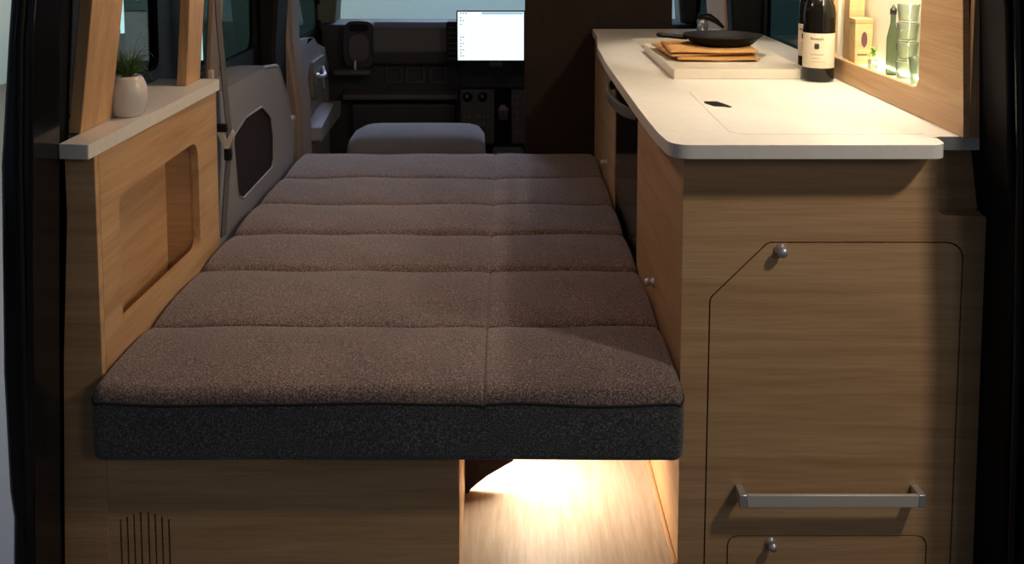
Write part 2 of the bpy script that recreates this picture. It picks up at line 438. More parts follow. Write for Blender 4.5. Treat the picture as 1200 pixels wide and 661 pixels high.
# ------------------------------------------------------------------ sliding door lining, belt
t = thing('side_lining', (-.86, 2.95, 0), 'grey moulded side lining with a dark cloth inset beyond the left cabinet', 'lining')
ol = rounded([(2.47, .0), (3.43, .0), (3.425, .365), (3.40, .50), (3.33, .64), (3.21, .765), (3.03, .785), (2.47, .79)], [0, 0, .1, .1, .1, .08, .05, 0], 5)
hole = rounded([(2.665, .635), (2.80, .665), (2.99, .662), (3.10, .605), (3.13, .53), (3.125, .43), (2.76, .425), (2.70, .45)], [.03, .05, .08, .05, .05, .04, .06, .04], 5)
bm = B(); plate(bm, 0, -.925, -.80, ol, [hole]); obj('panel', bm, M['lining'], t)
bm = B(); tube(bm, [(-.801, p[0], p[1]) for p in hole], .004, 8, closed=True); obj('inset_rim', bm, M['lining'], t, smooth=True)
bm = B(); tube(bm, [(-.8035, p[0], p[1] - .002) for p in ol[7:-2]], .0075, 8); obj('panel_edge', bm, M['lining'], t, smooth=True)
bm = B(); plate(bm, 0, -.86, -.806, [(2.9 + (p[0] - 2.9) * 1.0, .55 + (p[1] - .55) * 1.0) for p in hole]); obj('cloth_inset', bm, M['pocket'], t)
bm = B(); box(bm, -.925, -.82, 3.432, 3.56, 0, .52)
o = obj('pillar_foot', bm, M['beige'], t, bevel=.012)

t = thing('seat_belt', (-.775, 2.50, .402), 'dark seat belt strap with metal tongue hanging beside the left cabinet', 'seat belt')
bm = B()
pts = [(-.790, 2.49, 1.60), (-.789, 2.50, 1.25), (-.786, 2.51, 1.0), (-.776, 2.52, .80), (-.766, 2.52, .66), (-.772, 2.50, .55), (-.7785, 2.48, .405)]
w_ = .023
rs = []
for (x, y, z) in pts:
    rs.append([bm.verts.new(p) for p in ((x - .003, y - w_ + .012, z), (x + .003, y - w_, z), (x + .006, y + w_ - .012, z), (x, y + w_, z))])
for A, C in zip(rs, rs[1:]):
    for k in range(4): bm.faces.new([A[k], A[(k + 1) % 4], C[(k + 1) % 4], C[k]])
bm.faces.new(rs[0]); bm.faces.new(rs[-1]); obj('strap', bm, M['strap'], t)
bm = B(); plate(bm, 1, 2.485, 2.489, [(-.790, .690), (-.778, .700), (-.764, .668), (-.746, .700), (-.742, .685), (-.758, .645), (-.770, .645)]); obj('tongue', bm, M['alu'], t)
bm = B(); box(bm, -.796, -.762, 2.484, 2.50, .69, .712); obj('guide', bm, M['black'], t, bevel=.003)
bm = B(); box(bm, -.772, -.752, 2.484, 2.50, .612, .645); obj('buckle', bm, M['black'], t, bevel=.003)
bm = B(); box(bm, -.7990, -.786, 2.4545, 2.466, .56, .865); o = obj('corner_strip', bm, M['cream'], bevel=.002)
o.name = 'corner_trim'; tag(o, 'thin cream vertical strip at the far end of the left white ledge', 'trim strip')

# ------------------------------------------------------------------ bed cushions
def cushion(y0, y1, seams, zt, lab, front=False, x0=-.773, x1=.3275):
    zb = .2585
    t = thing('bed_cushion', ((x0 + x1) / 2, (y0 + y1) / 2, zb), lab, 'cushion', )
    R = .022
    def lin(a, b, n): return [a + (b - a) * i / n for i in range(n + 1)]
    def axis(a, b, n):
        e = [a + R * (1 - math.cos(k * PI / 16)) for k in range(8)]
        return e + lin(a + R, b - R, n) + [b - R * (1 - math.cos(k * PI / 16)) for k in range(7, -1, -1)]
    xs = axis(x0, x1, 90); ys = axis(y0, y1, max(24, int((y1 - y0) / .011)))
    ex = [-.0045, -.003, -.0015, 0, .0015, .003, .0045]
    xs = sorted([x for x in xs if abs(x + .045) > .006] + [-.045 + d for d in ex])
    for c in seams: ys = sorted([y for y in ys if abs(y - c) > .007] + [c + 1.4 * d for d in ex])
    cuts = [y0] + seams + [y1]
    rnd = random.Random(int(y0 * 100))
    ph = [rnd.uniform(0, 6) for _ in range(8)]
    def h(x, y):
        # puff of the section
        for a, b in zip(cuts, cuts[1:]):
            if a <= y <= b + 1e-6:
                s = (y - a) / (b - a); break
        puff = .012 * (1 - abs(2 * s - 1) ** 2.6)
        d = min([abs(y - c) for c in seams] + [9]); puff -= .009 * math.exp(-(d / .0032) ** 2) + .003 * math.exp(-(d / .012) ** 2)
        dx = abs(x + .045); puff -= .005 * math.exp(-(dx / .0028) ** 2) + .003 * math.exp(-(dx / .03) ** 2)
        puff += .0022 * math.sin(9 * x + ph[0]) * math.sin(7 * y + ph[1]) + .0012 * math.sin(23 * x + ph[2] + 5 * y) + .0008 * math.sin(31 * y + 17 * x + ph[3])
        e = 0
        for q in (x - x0, x1 - x, y - y0, y1 - y):
            if q < R: e += R - math.sqrt(max(0, R * R - (R - q) ** 2))
        return zt - .010 + puff - min(e, R * 1.25)
    bm = B(); top = [[None] * len(ys) for _ in xs]
    rr = .02
    for i, x in enumerate(xs):
        for j, y in enumerate(ys):
            # round the plan corners a little
            qx = min(x - x0, x1 - x); qy = min(y - y0, y1 - y); xx, yy = x, y
            if qx < rr and qy < rr:
                cx = x0 + rr if x - x0 < rr else x1 - rr; cy = y0 + rr if y - y0 < rr else y1 - rr
                v = Vector((x - cx, y - cy)); m_ = max(abs(v.x), abs(v.y))
                if v.length > 1e-9: v = v * (m_ / v.length); xx, yy = cx + v.x, cy + v.y
            wob = .001 * math.sin(14 * x + ph[4]) if j in (0, len(ys) - 1) else 0
            top[i][j] = bm.verts.new((xx, yy + wob, h(x, y)))
    nx, ny = len(xs), len(ys)
    for i in range(nx - 1):
        for j in range(ny - 1): bm.faces.new([top[i][j], top[i + 1][j], top[i + 1][j + 1], top[i][j + 1]])
    ring = [top[i][0] for i in range(nx)] + [top[nx - 1][j] for j in range(1, ny)] + [top[i][ny - 1] for i in range(nx - 2, -1, -1)] + [top[0][j] for j in range(ny - 2, 0, -1)]
    o = obj('top_cover', bm, M['fabric'], t, smooth=True)
    # border below the piping
    bm = B(); off = Vector(((x0 + x1) / 2, (y0 + y1) / 2, zb)); cx, cy = off.x, off.y
    rc = [v.co + off for v in o.data.vertices]
    idx = [i * ny for i in range(nx)] + [(nx - 1) * ny + j for j in range(1, ny)] + [i * ny + ny - 1 for i in range(nx - 2, -1, -1)] + [j for j in range(ny - 2, 0, -1)]
    loop = [rc[k] for k in idx]
    prev = None; first = None
    levels = [0, .12, .3, .5, .7, .88, .96, 1]
    rings = []
    for u in levels:
        z = [p.z * (1 - u) + zb * u for p in loop]
        b = .0025 * math.sin(PI * u) - (.004 if u == 1 else 0)
        ring = []
        for p, zz in zip(loop, z):
            d = Vector(((p.x - x0 < .03) * -1 + (x1 - p.x < .03) * 1, (p.y - y0 < .03) * -1 + (y1 - p.y < .03) * 1))
            if d.length: d.normalize()
            ring.append(bm.verts.new((p.x + d.x * b, p.y + d.y * b, zz)))
        rings.append(ring)
    n = len(loop)
    for A, C in zip(rings, rings[1:]):
        for k in range(n): bm.faces.new([A[k], A[(k + 1) % n], C[(k + 1) % n], C[k]])
    bm.faces.new(rings[-1])
    obj('side_border', bm, M['fabric_shaded'], t, smooth=True)
    bm = B(); tube(bm, [(p.x, p.y, p.z - .0015) for p in loop[::2]], .0026, 6, closed=True)
    obj('piping', bm, M['piping'], t, smooth=True)
    return t
cushion(1.650, 2.260, [1.937], .402, 'front dark heather bed cushion nearest the rear opening, with a thick edge coloured darker for shade')
cushion(2.268, 2.537, [], .400, 'narrow bed cushion just behind the front cushion, beside the dark cooler door')
cushion(2.545, 3.46, [2.82, 3.12], .400, 'farthest bed cushion, beside the front seat and partition')

# bed base
t = thing('bed_box', (-.22, 2.5, 0), 'oak box under the bed with an arched slotted vent and an open lit bay', 'bed frame')
slots = []
for i, (u, top) in enumerate([(137, .5), (145, 1), (153, 1.6), (161, 2), (170, 2), (178, 1.6), (186, 1), (194, .5)]):
    xx = (u + .8 - 595) / 1090 * 1.80; zt = .045 + .010 * top + .0265
    slots.append(rect(xx - .0018, xx + .0018, -.05, zt + .02))
bm = B(); plate(bm, 1, 1.722, 1.740, rect(-.7775, -.0945, -.10, .2575), slots); obj('vent_panel', bm, M['oak_x'], t)
bm = B(); box(bm, -.775, -.12, 1.747, 1.752, -.09, .236); obj('vent_backing', bm, M['gap'], t)
bm = B(); box(bm, -.112, -.094, 1.7405, 3.3, 0, .2390); obj('divider_panel', bm, M['oak_y'], t)
bm = B(); box(bm, -.7775, .328, 1.7415, 3.44, .2400, .2575); obj('deck', bm, M['oak_y'], t)
bm = B(); box(bm, -.0938, .330, 2.62, 2.638, 0, .2390); obj('back_panel', bm, M['oak_x'], t)
bm = B(); box(bm, .323, .3303, 1.72, 2.61, 0.0002, .008); obj('floor_strip', bm, M['oak_y'], t, bevel=.001)
# dark cross board with an arched lower edge inside the bay
arc = [(-.0935, .2395), (-.0935, .0), (-.0885, .0), (-.082, .010), (-.070, .021), (-.046, .041), (-.018, .058), (.012, .076), (.022, .15), (.030, .212), (.311, .212), (.311, .2395)]
bm = B(); plate(bm, 1, 1.955, 1.970, arc); o = obj('arched_brace', bm, M['pocket'], t)
# lamp in the bay
t = thing('bay_lamp', (.06, 1.995, .226), 'slim warm lamp strip fixed under the bed deck above the open bay', 'lamp')
bm = B(); box(bm, -.03, .15, 1.977, 2.013, .2280, .2398); obj('housing', bm, M['alu'], t, bevel=.002)
bm = B(); box(bm, -.024, .144, 1.983, 2.007, .2262, .2279); obj('diffuser', bm, M['led_warm'], t)

# ------------------------------------------------------------------ right kitchen cabinet
t = thing('kitchen_cabinet', (.60, 2.6, 0), 'tall oak kitchen cabinet on the right with a cut-corner door and long bar handle', 'cabinet')
YF = 1.72
door = rounded([(.385, -.085), (.387, .541), (.494, .649), (.863, .649), (.863, -.085)], [.004, .02, .02, .035, .004], 8)
def grow(pts, d):
    n = len(pts); out = []
    for i in range(n):
        a = Vector(pts[i - 1]); p = Vector(pts[i]); c = Vector(pts[(i + 1) % n])
        t1 = (p - a); t2 = (c - p)
        if t1.length < 1e-9 or t2.length < 1e-9: out.append(pts[i]); continue
        n1 = Vector((t1.y, -t1.x)).normalized(); n2 = Vector((t2.y, -t2.x)).normalized()
        nn = (n1 + n2)
        nn = nn / max(nn.length_squared, .3) * 2 if nn.length > 1e-6 else n1
        out.append((p.x + nn.x * d, p.y + nn.y * d))
    return out
def area(p): return sum(p[i - 1][0] * p[i][1] - p[i][0] * p[i - 1][1] for i in range(len(p))) / 2
def G(p, d):
    return grow(p, d if area(p) > 0 else -d)
body = [(.3315, -.10), (.9095, -.10), (.9055, .700)] + rounded([(.9055, .703), (.812, .703), (.806, .8275)], [0, .022, 0], 6)[1:] + [(.3315, .8275)]
bm = B(); plate(bm, 1, YF, YF + .018, body, [G(door, .003)]); obj('face_frame', bm, M['oak_x'], t)
bm = B(); plate(bm, 1, YF + .0181, YF + .028, rect(.34, .90, -.095, .69)); obj('inner_panel', bm, M['gap'], t)
drawer = rounded([(.430, -.07), (.430, .0625), (.815, .0625), (.815, -.07)], [.002, .022, .022, .002], 8)
bm = B(); plate(bm, 1, YF, YF + .0175, door, [G(drawer, .0028)]); d = obj('door', bm, M['oak_x'], t)
bm = B(); plate(bm, 1, YF, YF + .0175, drawer); dr = obj('drawer_front', bm, M['oak_x'], t, bevel=.0012)
def lock_knob(bm, x, y, z, ax='y', r=.010, d=-1):
    prof = [(0, .0), (r * 1.25, .0), (r * 1.25, .002 * d), (r * .7, .004 * d), (r * .75, .010 * d), (r, .013 * d), (r, .017 * d), (r * .75, .021 * d), (0, .022 * d)]
    lathe(bm, prof, (x, y, z), 24, ax)
bm = B(); lock_knob(bm, .518, YF - .0002, .636); kn = obj('knob', bm, M['chrome'], d, smooth=True); kn['label'] = 'chrome push knob on the door'
bm = B(); lock_knob(bm, .513, YF - .0002, .051, r=.0085); kn = obj('knob', bm, M['chrome'], dr, smooth=True); kn['label'] = 'chrome push knob on the drawer'
bm = B(); box(bm, .455, .781, 1.682, 1.689, .146, .171); h = obj('handle', bm, M['alu'], d, bevel=.0015); h['label'] = 'long brushed bar handle'
for xa, xb in ((.441, .455), (.781, .795)):
    bm = B(); plate(bm, 0, xa, xb, [(1.682, .146), (1.7195, .150), (1.7195, .170), (1.682, .1712)]); obj('handle_end', bm, M['chrome'], h, bevel=.0015)
# notch recess beside the pillar
bm = B(); box(bm, .800, .905, 1.755, 1.765, .690, .8265); obj('notch_back', bm, M['oak_x'], t)
bm = B(); box(bm, .8125, .905, 1.7385, 1.7549, .690, .7025); obj('notch_floor', bm, M['oak_x'], t)
# side panels along the bed
bm = B(); plate(bm, 0, .3315, .349, rect(1.7381, 2.335, 0, .8275)); sp = obj('side_panel', bm, M['oak_y'], t, bevel=.001)
bm = B(); plate(bm, 0, .3315, .349, rect(2.850, 3.50, 0, .8275)); sp2 = obj('side_panel', bm, M['oak_y'], t, bevel=.001)
bm = B(); box(bm, .3495, .805, 3.482, 3.50, 0, .8275); obj('back_panel', bm, M['oak_x'], t)
for (y, z, p) in ((2.05, .443, sp), (3.05, .462, sp2)):
    bm = B(); lock_knob(bm, .3313, y, z, 'x', .009); kn = obj('knob', bm, M['chrome'], p, smooth=True)
# cooler built into the side
t = thing('cooler_drawer', (.42, 2.59, .06), 'dark cooler with a bowed grey handle in the side of the kitchen cabinet', 'cooler')
bm = B(); box(bm, .352, .80, 2.345, 2.84, .06, .72); obj('body', bm, M['black'], t)
bm = B(); box(bm, .3345, .3515, 2.343, 2.842, .07, .742); dd = obj('door', bm, M['gloss_black'], t, bevel=.002)
bm = B(); box(bm, .338, .3515, 2.343, 2.842, .750, .815); obj('control_strip', bm, M['black'], t, bevel=.002)
bm = B(); pin, pout = [], []
for i in range(17):
    s = i / 16; y = 2.385 + .475 * s; bow = math.sin(PI * min(1, s * 1.0)) ** .45
    pin.append((.3335 - .034 * bow, y)); pout.append((.3335 - .046 * bow, y))
pl = [(.3335, 2.395)] + [p for p in pin[1:-1]] + [(.3335, 2.85), (.3335, 2.86)] + [p for p in reversed(pout[1:-1])] + [(.3335, 2.385)]
plate(bm, 2, .744, .774, pl); hh = obj('handle', bm, M['handle_grey'], dd, bevel=.002); hh['label'] = 'bowed grey handle'

# ------------------------------------------------------------------ worktop with sink opening
ol = [(.2870, 1.80), (.2855, 1.87), (.284, 2.0), (.2835, 2.4), (.2845, 2.70), (.2875, 2.80), (.292, 3.0), (.302, 3.12), (.320, 3.30), (.325, 3.545), (.810, 3.545), (.815, 3.35), (.928, 3.34), (.928, 1.80), (.888, 1.722), (.812, 1.722)]
ol += rounded([(.803, 1.712), (.795, 1.655), (.296, 1.655), (.2880, 1.76)], [.01, .03, .045, 0], 8)
sink = rounded([(.438, 2.50), (.82, 2.50), (.82, 3.25), (.438, 3.25)], .012)
bm = B(); plate(bm, 2, .828, .854, ol, [sink])
wt = thing('worktop', (.60, 2.6, .828), 'long white kitchen worktop on the right with an inset lid and sink opening', 'worktop')
wk = obj('slab', bm, M['counter'], wt, bevel=.004, seg=3)
bm = B(); box(bm, .430, .83, 3.2505, 3.26, .74, .8275); box(bm, .430, .4375, 2.49, 3.25, .74, .8275); box(bm, .8205, .83, 2.49, 3.25, .74, .8275); box(bm, .4375, .8205, 2.49, 2.4995, .74, .8275)
box(bm, .430, .83, 2.49, 3.26, .73, .7399)
obj('sink_well', bm, M['oak_x'], wt)
# thin joint line of the flush lid: a shallow dark thread
lid = rounded([(.425, 1.742), (.80, 1.742), (.80, 2.20), (.432, 2.20)], [.035, .02, .02, .02], 8)
bm = B(); plate(bm, 2, .8541, .8547, lid); obj('sink_lid', bm, M['counter'], wt, bevel=.0003)
fp = rounded([(.452, 2.010), (.474, 2.006), (.482, 1.996), (.490, 2.004), (.484, 2.026), (.470, 2.068), (.440, 2.066), (.440, 2.045)], .006, 4)
bm = B(); plate(bm, 2, .8548, .8556, fp); o = obj('finger_pull', bm, M['black'], wt); o['label'] = 'small black finger pull'

bm = B(); plate(bm, 2, .8548, .880, rounded([(.428, 2.375), (.775, 2.375), (.775, 2.90), (.428, 2.90)], .004)); o = obj('chopping_board', bm, M['board'], bevel=.002)
tag(o, 'thick cream board laid over the sink opening of the right worktop', 'board')

# leather cloth folded in layers
def sheet(bm, x0, x1, y0, y1, zf, th, rot=0, nx=24, ny=14):
    cx, cy = (x0 + x1) / 2, (y0 + y1) / 2; c, s = math.cos(rot), math.sin(rot)
    g = {}
    for k in (0, 1):
        for i in range(nx + 1):
            for j in range(ny + 1):
                x = x0 + (x1 - x0) * i / nx; y = y0 + (y1 - y0) * j / ny
                ex = min(i, nx - i) / nx * (x1 - x0); ey = min(j, ny - j) / ny * (y1 - y0); e = min(ex, ey, .006) / .006
                z = zf(x, y) + (th * (k - .5)) * math.sqrt(max(.04, e * (2 - e)))
                X, Y = cx + (x - cx) * c - (y - cy) * s, cy + (x - cx) * s + (y - cy) * c
                g[k, i, j] = bm.verts.new((X, Y, z))
    for i in range(nx):
        for j in range(ny):
            for k in (0, 1): bm.faces.new([g[k, i, j], g[k, i + 1, j], g[k, i + 1, j + 1], g[k, i, j + 1]])
    for i in range(nx):
        for j in (0, ny): bm.faces.new([g[0, i, j], g[0, i + 1, j], g[1, i + 1, j], g[1, i, j]])
    for j in range(ny):
        for i in (0, nx): bm.faces.new([g[0, i, j], g[0, i, j + 1], g[1, i, j + 1], g[1, i, j]])
bm = B()
sheet(bm, .462, .684, 2.50, 2.78, lambda x, y: .8868 + .0012 * math.sin(30 * x), .013)
sheet(bm, .438, .672, 2.52, 2.79, lambda x, y: .8968 + .0012 * math.sin(22 * x + 1) - .05 * max(0, .47 - x), .010, .05)
sheet(bm, .450, .692, 2.515, 2.76, lambda x, y: .9045 + .0010 * math.sin(26 * x + 2) - .03 * max(0, .50 - x) + .05 * max(0, x - .66), .008, -.06)
o = obj('folded_cloth', bm, M['leather'], smooth=True); tag(o, 'folded tan leather cloth lying on the cream board under the pan', 'cloth')

# skillet
sx, sy, sz = .618, 2.665, .9100
t = thing('frying_pan', (sx, sy, sz), 'black cast-iron skillet resting on the folded tan cloth', 'pan')
bm = B(); lathe(bm, [(0, 0), (.078, 0), (.086, .002), (.097, .012), (.108, .023), (.111, .0265), (.1075, .0265), (.096, .014), (.083, .006), (0, .005)], (sx, sy, sz), 56)
for v in bm.verts:      # pouring lip on the right and left rim
    d = v.co - Vector((sx, sy, sz))
    if d.z > .018:
        a = math.atan2(d.y, d.x)
        k = math.exp(-(a / .16) ** 2)
        v.co.x += .009 * k * (1 if d.x > 0 else -1)
obj('pan', bm, M['iron'], t, smooth=True)
bm = B(); secs = []
for x, hw, hh_, z in ((-.100, .018, .007, .017), (-.118, .013, .007, .018), (-.140, .012, .007, .020), (-.170, .013, .007, .023), (-.182, .013, .0065, .024), (-.187, .006, .003, .024)):
    secs.append([(sx + x, sy + .012 + hw * math.cos(a), sz + z + hh_ * math.sin(a)) for a in [2 * PI * k / 12 for k in range(12)]])
loft(bm, secs); obj('handle', bm, M['iron'], t, smooth=True)

# faucet
fx, fy, fz = .735, 3.40, .8545
t = thing('faucet', (fx, fy, fz), 'small chrome tap with a black lever behind the skillet', 'tap')
bm = B(); lathe(bm, [(0, 0), (.027, 0), (.027, .004), (.020, .008), (.018, .035), (.020, .040), (.018, .050), (0, .056)], (fx - .02, fy, fz), 28); obj('tap_body', bm, M['chrome'], t, smooth=True)
bm = B(); tube(bm, [(fx - .02, fy - .01, fz + .030), (fx - .035, fy - .05, fz + .034), (fx - .04, fy - .10, fz + .028), (fx - .04, fy - .115, fz + .016)], [.010, .009, .009, .008], 12); obj('spout', bm, M['chrome'], t, smooth=True)
bm = B(); tube(bm, [(fx - .035, fy, fz + .062), (fx + .005, fy - .005, fz + .060), (fx + .03, fy - .01, fz + .045), (fx + .055, fy - .015, fz + .022)], [.012, .014, .010, .005], 10); lev = obj('lever', bm, M['black'], t, smooth=True); lev['label'] = 'black lever'

# bottles
def bottle(x, y, lab, rot):
    t = thing('wine_bottle', (x, y, .8546), lab, 'bottle', None)
    z = .8546
    bm = B(); lathe(bm, [(0, .004), (.030, 0), (.038, .001), (.0395, .006), (.0395, .172), (.037, .190), (.029, .209), (.019, .224), (.0155, .235), (.0140, .262), (.0140, .296), (0, .296)], (x, y, z), 40); obj('glass', bm, M['bottle'], t, smooth=True)
    bm = B(); lathe(bm, [(0.0146, .24), (.0147, .290), (.0165, .290), (.0165, .299), (0, .300)], (x, y, z), 28); obj('foil', bm, M['foil'], t, smooth=True)
    def patch(bm, a0, a1, z0, z1, r, n=16, mi=0):
        vs = []
        for i in range(n + 1):
            a = rot + a0 + (a1 - a0) * i / n
            vs.append([bm.verts.new((x + rr * math.cos(a), y + rr * math.sin(a), z + zz)) for rr in (r, r + .0004) for zz in (z0, z1)])
        for A, C in zip(vs, vs[1:]):
            for q in ((0, 1), (1, 3), (3, 2), (2, 0)): bm.faces.new([A[q[0]], C[q[0]], C[q[1]], A[q[1]]]).material_index = mi
        bm.faces.new([vs[0][k] for k in (0, 1, 3, 2)]); bm.faces.new([vs[-1][k] for k in (0, 1, 3, 2)])
    bm = B(); patch(bm, -1.30, 1.30, .036, .124, .0397); L = obj('label', bm, M['label'], t)
    bm = B()
    for i in range(10):       # script line
        a = -.50 + i * .085; h0 = .1075; patch(bm, a, a + .022, h0, h0 + (.0075 if i in (0, 8) else .0042), .0402, 1)
        patch(bm, a, a + .07, h0 + (0 if i % 2 else .0035), h0 + (.0009 if i % 2 else .0044), .0402, 2)
    for a in (-.26, -.10): patch(bm, a, a + .13, .086, .097, .0402, 3)
    patch(bm, -.24, .0, .0845, .0985, .0402, 3)
    obj('print', bm, M['ink'], L)
    bm = B(); patch(bm, -.50, .30, .070, .0715, .0402, 8); patch(bm, -.40, .10, .060, .0612, .0402, 8); patch(bm, -.50, .45, .052, .0528, .0402, 8); obj('small_print', bm, M['ink_red'], L)
    return t
bottle(.795, 2.36, 'dark wine bottle with a full cream label, standing nearest the lit niche', -PI / 2 - .33)
bottle(.848, 2.565, 'second dark wine bottle, mostly hidden behind the front wine bottle', -PI / 2 - .9)

# ------------------------------------------------------------------ oak wall panel with lit niche
t = thing('niche_panel', (.88, 2.1, .8546), 'oak wall panel on the right worktop with a brightly lit niche', 'panel')
hole = rounded([(1.905, .912), (2.415, .908), (2.415, 1.30), (1.905, 1.30)], [.03, .02, .05, .05], 8)
bm = B(); plate(bm, 0, .850, .862, [(1.708, .8548), (2.50, .8548), (2.50, 1.50), (1.74, 1.50), (1.735, 1.15)], [hole]); obj('panel', bm, M['oak_y'], t)
bm = B(); plate(bm, 1, 1.712, 1.726, [(.8625, .8548), (.882, .8548), (.872, 1.10), (.8625, 1.25)]); obj('edge_strip', bm, M['oak_z'], t)
bm = B()
box(bm, .920, .926, 1.89, 2.43, .895, 1.315); box(bm, .8622, .92, 1.89, 1.900, .895, 1.315); box(bm, .8622, .92, 2.42, 2.43, .895, 1.315)
box(bm, .8622, .92, 1.90, 2.42, .895, .906); box(bm, .8622, .92, 1.90, 2.42, 1.304, 1.315); obj('niche_box', bm, M['niche'], t)
bm = B(); box(bm, .864, .872, 1.93, 2.39, 1.292, 1.3035); led = obj('led_strip', bm, M['led_niche'], t)
bm = B(); box(bm, .9150, .9198, 1.93, 2.39, .9062, .911); led = obj('led_strip', bm, M['led_niche'], t)

zN = .9063
t = thing('wooden_box', (.89, 2.32, zN), 'small pale wooden box with a dark printed emblem in the lit niche', 'box')
bm = B(); box(bm, .865, .908, 2.30, 2.345, zN, zN + .100); obj('box_body', bm, M['boxwood'], t, bevel=.0015)
bm = B(); box(bm, .8645, .9085, 2.2995, 2.3455, zN + .1003, zN + .112); obj('lid', bm, M['boxwood'], t, bevel=.0015)
bm = B(); e = [(.8875 + .0075 * math.cos(a) * (1 if math.sin(a) > -.6 else .7), zN + .060 + .020 * math.sin(a)) for a in [2 * PI * k / 20 for k in range(20)]]
plate(bm, 1, 2.2985, 2.2992, e); obj('emblem', bm, M['emblem'], t)
bm = B()
for i in range(7): box(bm, .872 + i * .0045, .8748 + i * .0045, 2.2986, 2.2993, zN + .020, zN + .024)
obj('lettering', bm, M['ink'], t)
bm = B(); box(bm, .872, .911, 2.362, 2.40, zN, zN + .19); o = obj('carton', bm, M['boxwood'], bevel=.002); tag(o, 'taller plain tan carton behind the wooden box in the niche', 'carton')

# green bottle, sprig, stacked glasses
gx, gy = .8850, 2.125
t = thing('green_bottle', (gx, gy, zN), 'dark green glass bottle between the wooden box and the glasses', 'bottle')
bm = B(); lathe(bm, [(0, 0), (.011, 0), (.013, .004), (.013, .085), (.009, .105), (.006, .12), (.006, .15), (0, .17)], (gx, gy, zN), 24); obj('glass', bm, M['jar_green'], t, smooth=True)
bm = B(); lathe(bm, [(.0065, .14), (.0075, .14), (.0075, .154), (0, .154)], (gx, gy, zN), 18); obj('cap', bm, M['foil'], t, smooth=True)
t = thing('green_sprig', (.880, 2.222, zN), 'little sprig of bright green leaves beside the wooden box', 'plant')
bm = B(); lathe(bm, [(0, 0), (.010, 0), (.012, .02), (.0105, .022), (.0100, .003), (0, .003)], (.880, 2.222, zN), 20); obj('cup', bm, M['jar'], t, smooth=True)
bm = B(); rnd = random.Random(3)
for i in range(26):
    a = rnd.uniform(0, 2 * PI); el = rnd.uniform(.2, 1.4); r = rnd.uniform(.010, .02)
    c = Vector((.880 + .6 * r * math.cos(a) * math.cos(el), 2.222 + r * math.sin(a) * math.cos(el), zN + .022 + r * math.sin(el) * 1.6))
    d = Vector((math.cos(a), math.sin(a), .6)).normalized(); s = d.cross(Vector((0, 0, 1))).normalized()
    L = .008; W = .0035
    vs = [bm.verts.new(c - d * L), bm.verts.new(c + s * W), bm.verts.new(c + d * L), bm.verts.new(c - s * W)]
    nn = d.cross(s) * .0004
    v2 = [bm.verts.new(v.co + nn) for v in vs]
    bm.faces.new(vs); bm.faces.new(list(reversed(v2)))
    for k in range(4): bm.faces.new([vs[k], vs[(k + 1) % 4], v2[(k + 1) % 4], v2[k]])
tube(bm, [(.880, 2.222, zN + .004), (.880, 2.222, zN + .05)], .001, 5)
tag(obj('leaves', bm, M['leaf_bright'], t), kind='stuff')
def tumbler(x, y, z, r, h, lab, grp=None):
    bm = B(); lathe(bm, [(0, 0), (r * .78, 0), (r * .82, .003), (r, h), (r - .0016, h), (r * .78 - .001, .005), (0, .005)], (x, y, z), 32)
    o = obj('tumbler', bm, M['jar'], smooth=True); tag(o, lab, 'glass', 'stacked glasses in the niche'); return o
for k in range(4):
    nm = ['bottom', 'second', 'third', 'topmost'][k]
    tumbler(.8890, 2.055, zN + .0001 + k * .0425, .0240, .042, 'clear drinking glass, %s of the stack in the lit niche' % ('lowest' if k == 0 else nm if k == 3 else nm + ' from the bottom'))
tumbler(.8875, 1.985, zN + .0001, .022, .060, 'clear drinking glass standing alone in front of the glass stack')

# ------------------------------------------------------------------ front of the van
bm = B(); plate(bm, 1, 3.60, 3.622, rect(.067, .640, 0.0, 1.62)); o = obj('partition', bm, M['curtain'], bevel=.004)
tag(o, 'tall dark brown partition board standing beyond the end of the bed', 'partition')

t = thing('front_seat', (-.35, 3.7, 0), 'grey passenger seat folded flat beyond the end of the bed', 'seat')
def softbox(x0, x1, y0, y1, z0, z1, r=.05, crown=.012):
    bm = B(); box(bm, x0, x1, y0, y1, z0, z1)
    return bm
bm = B(); secs = []
for y, dx, zt in ((3.475, .015, .395), (3.49, .0, .428), (3.53, .0, .446), (3.62, .005, .458), (3.72, .02, .452), (3.80, .045, .425), (3.82, .07, .39)):
    xa, xb = -.615 + dx, -.085 - dx; s = []
    for k in range(24):
        a = 2 * PI * k / 24; cx, cz = (xa + xb) / 2, (zt + .30) / 2; rx, rz = (xb - xa) / 2, (zt - .30) / 2
        ca, sa = math.cos(a), math.sin(a); p = .32
        s.append((cx + rx * math.copysign(abs(ca) ** p, ca), y, cz + rz * math.copysign(abs(sa) ** p, sa)))
    secs.append(s)
loft(bm, secs); obj('backrest', bm, M['seat'], t, smooth=True)
bm = B(); box(bm, -.60, -.10, 3.5, 4.0, .16, .31); obj('seat_cushion', bm, M['seat'], t, bevel=.03, seg=4)
bm = B(); box(bm, -.56, -.14, 3.52, 3.95, .0, .1595); obj('seat_base', bm, M['black'], t, bevel=.01)

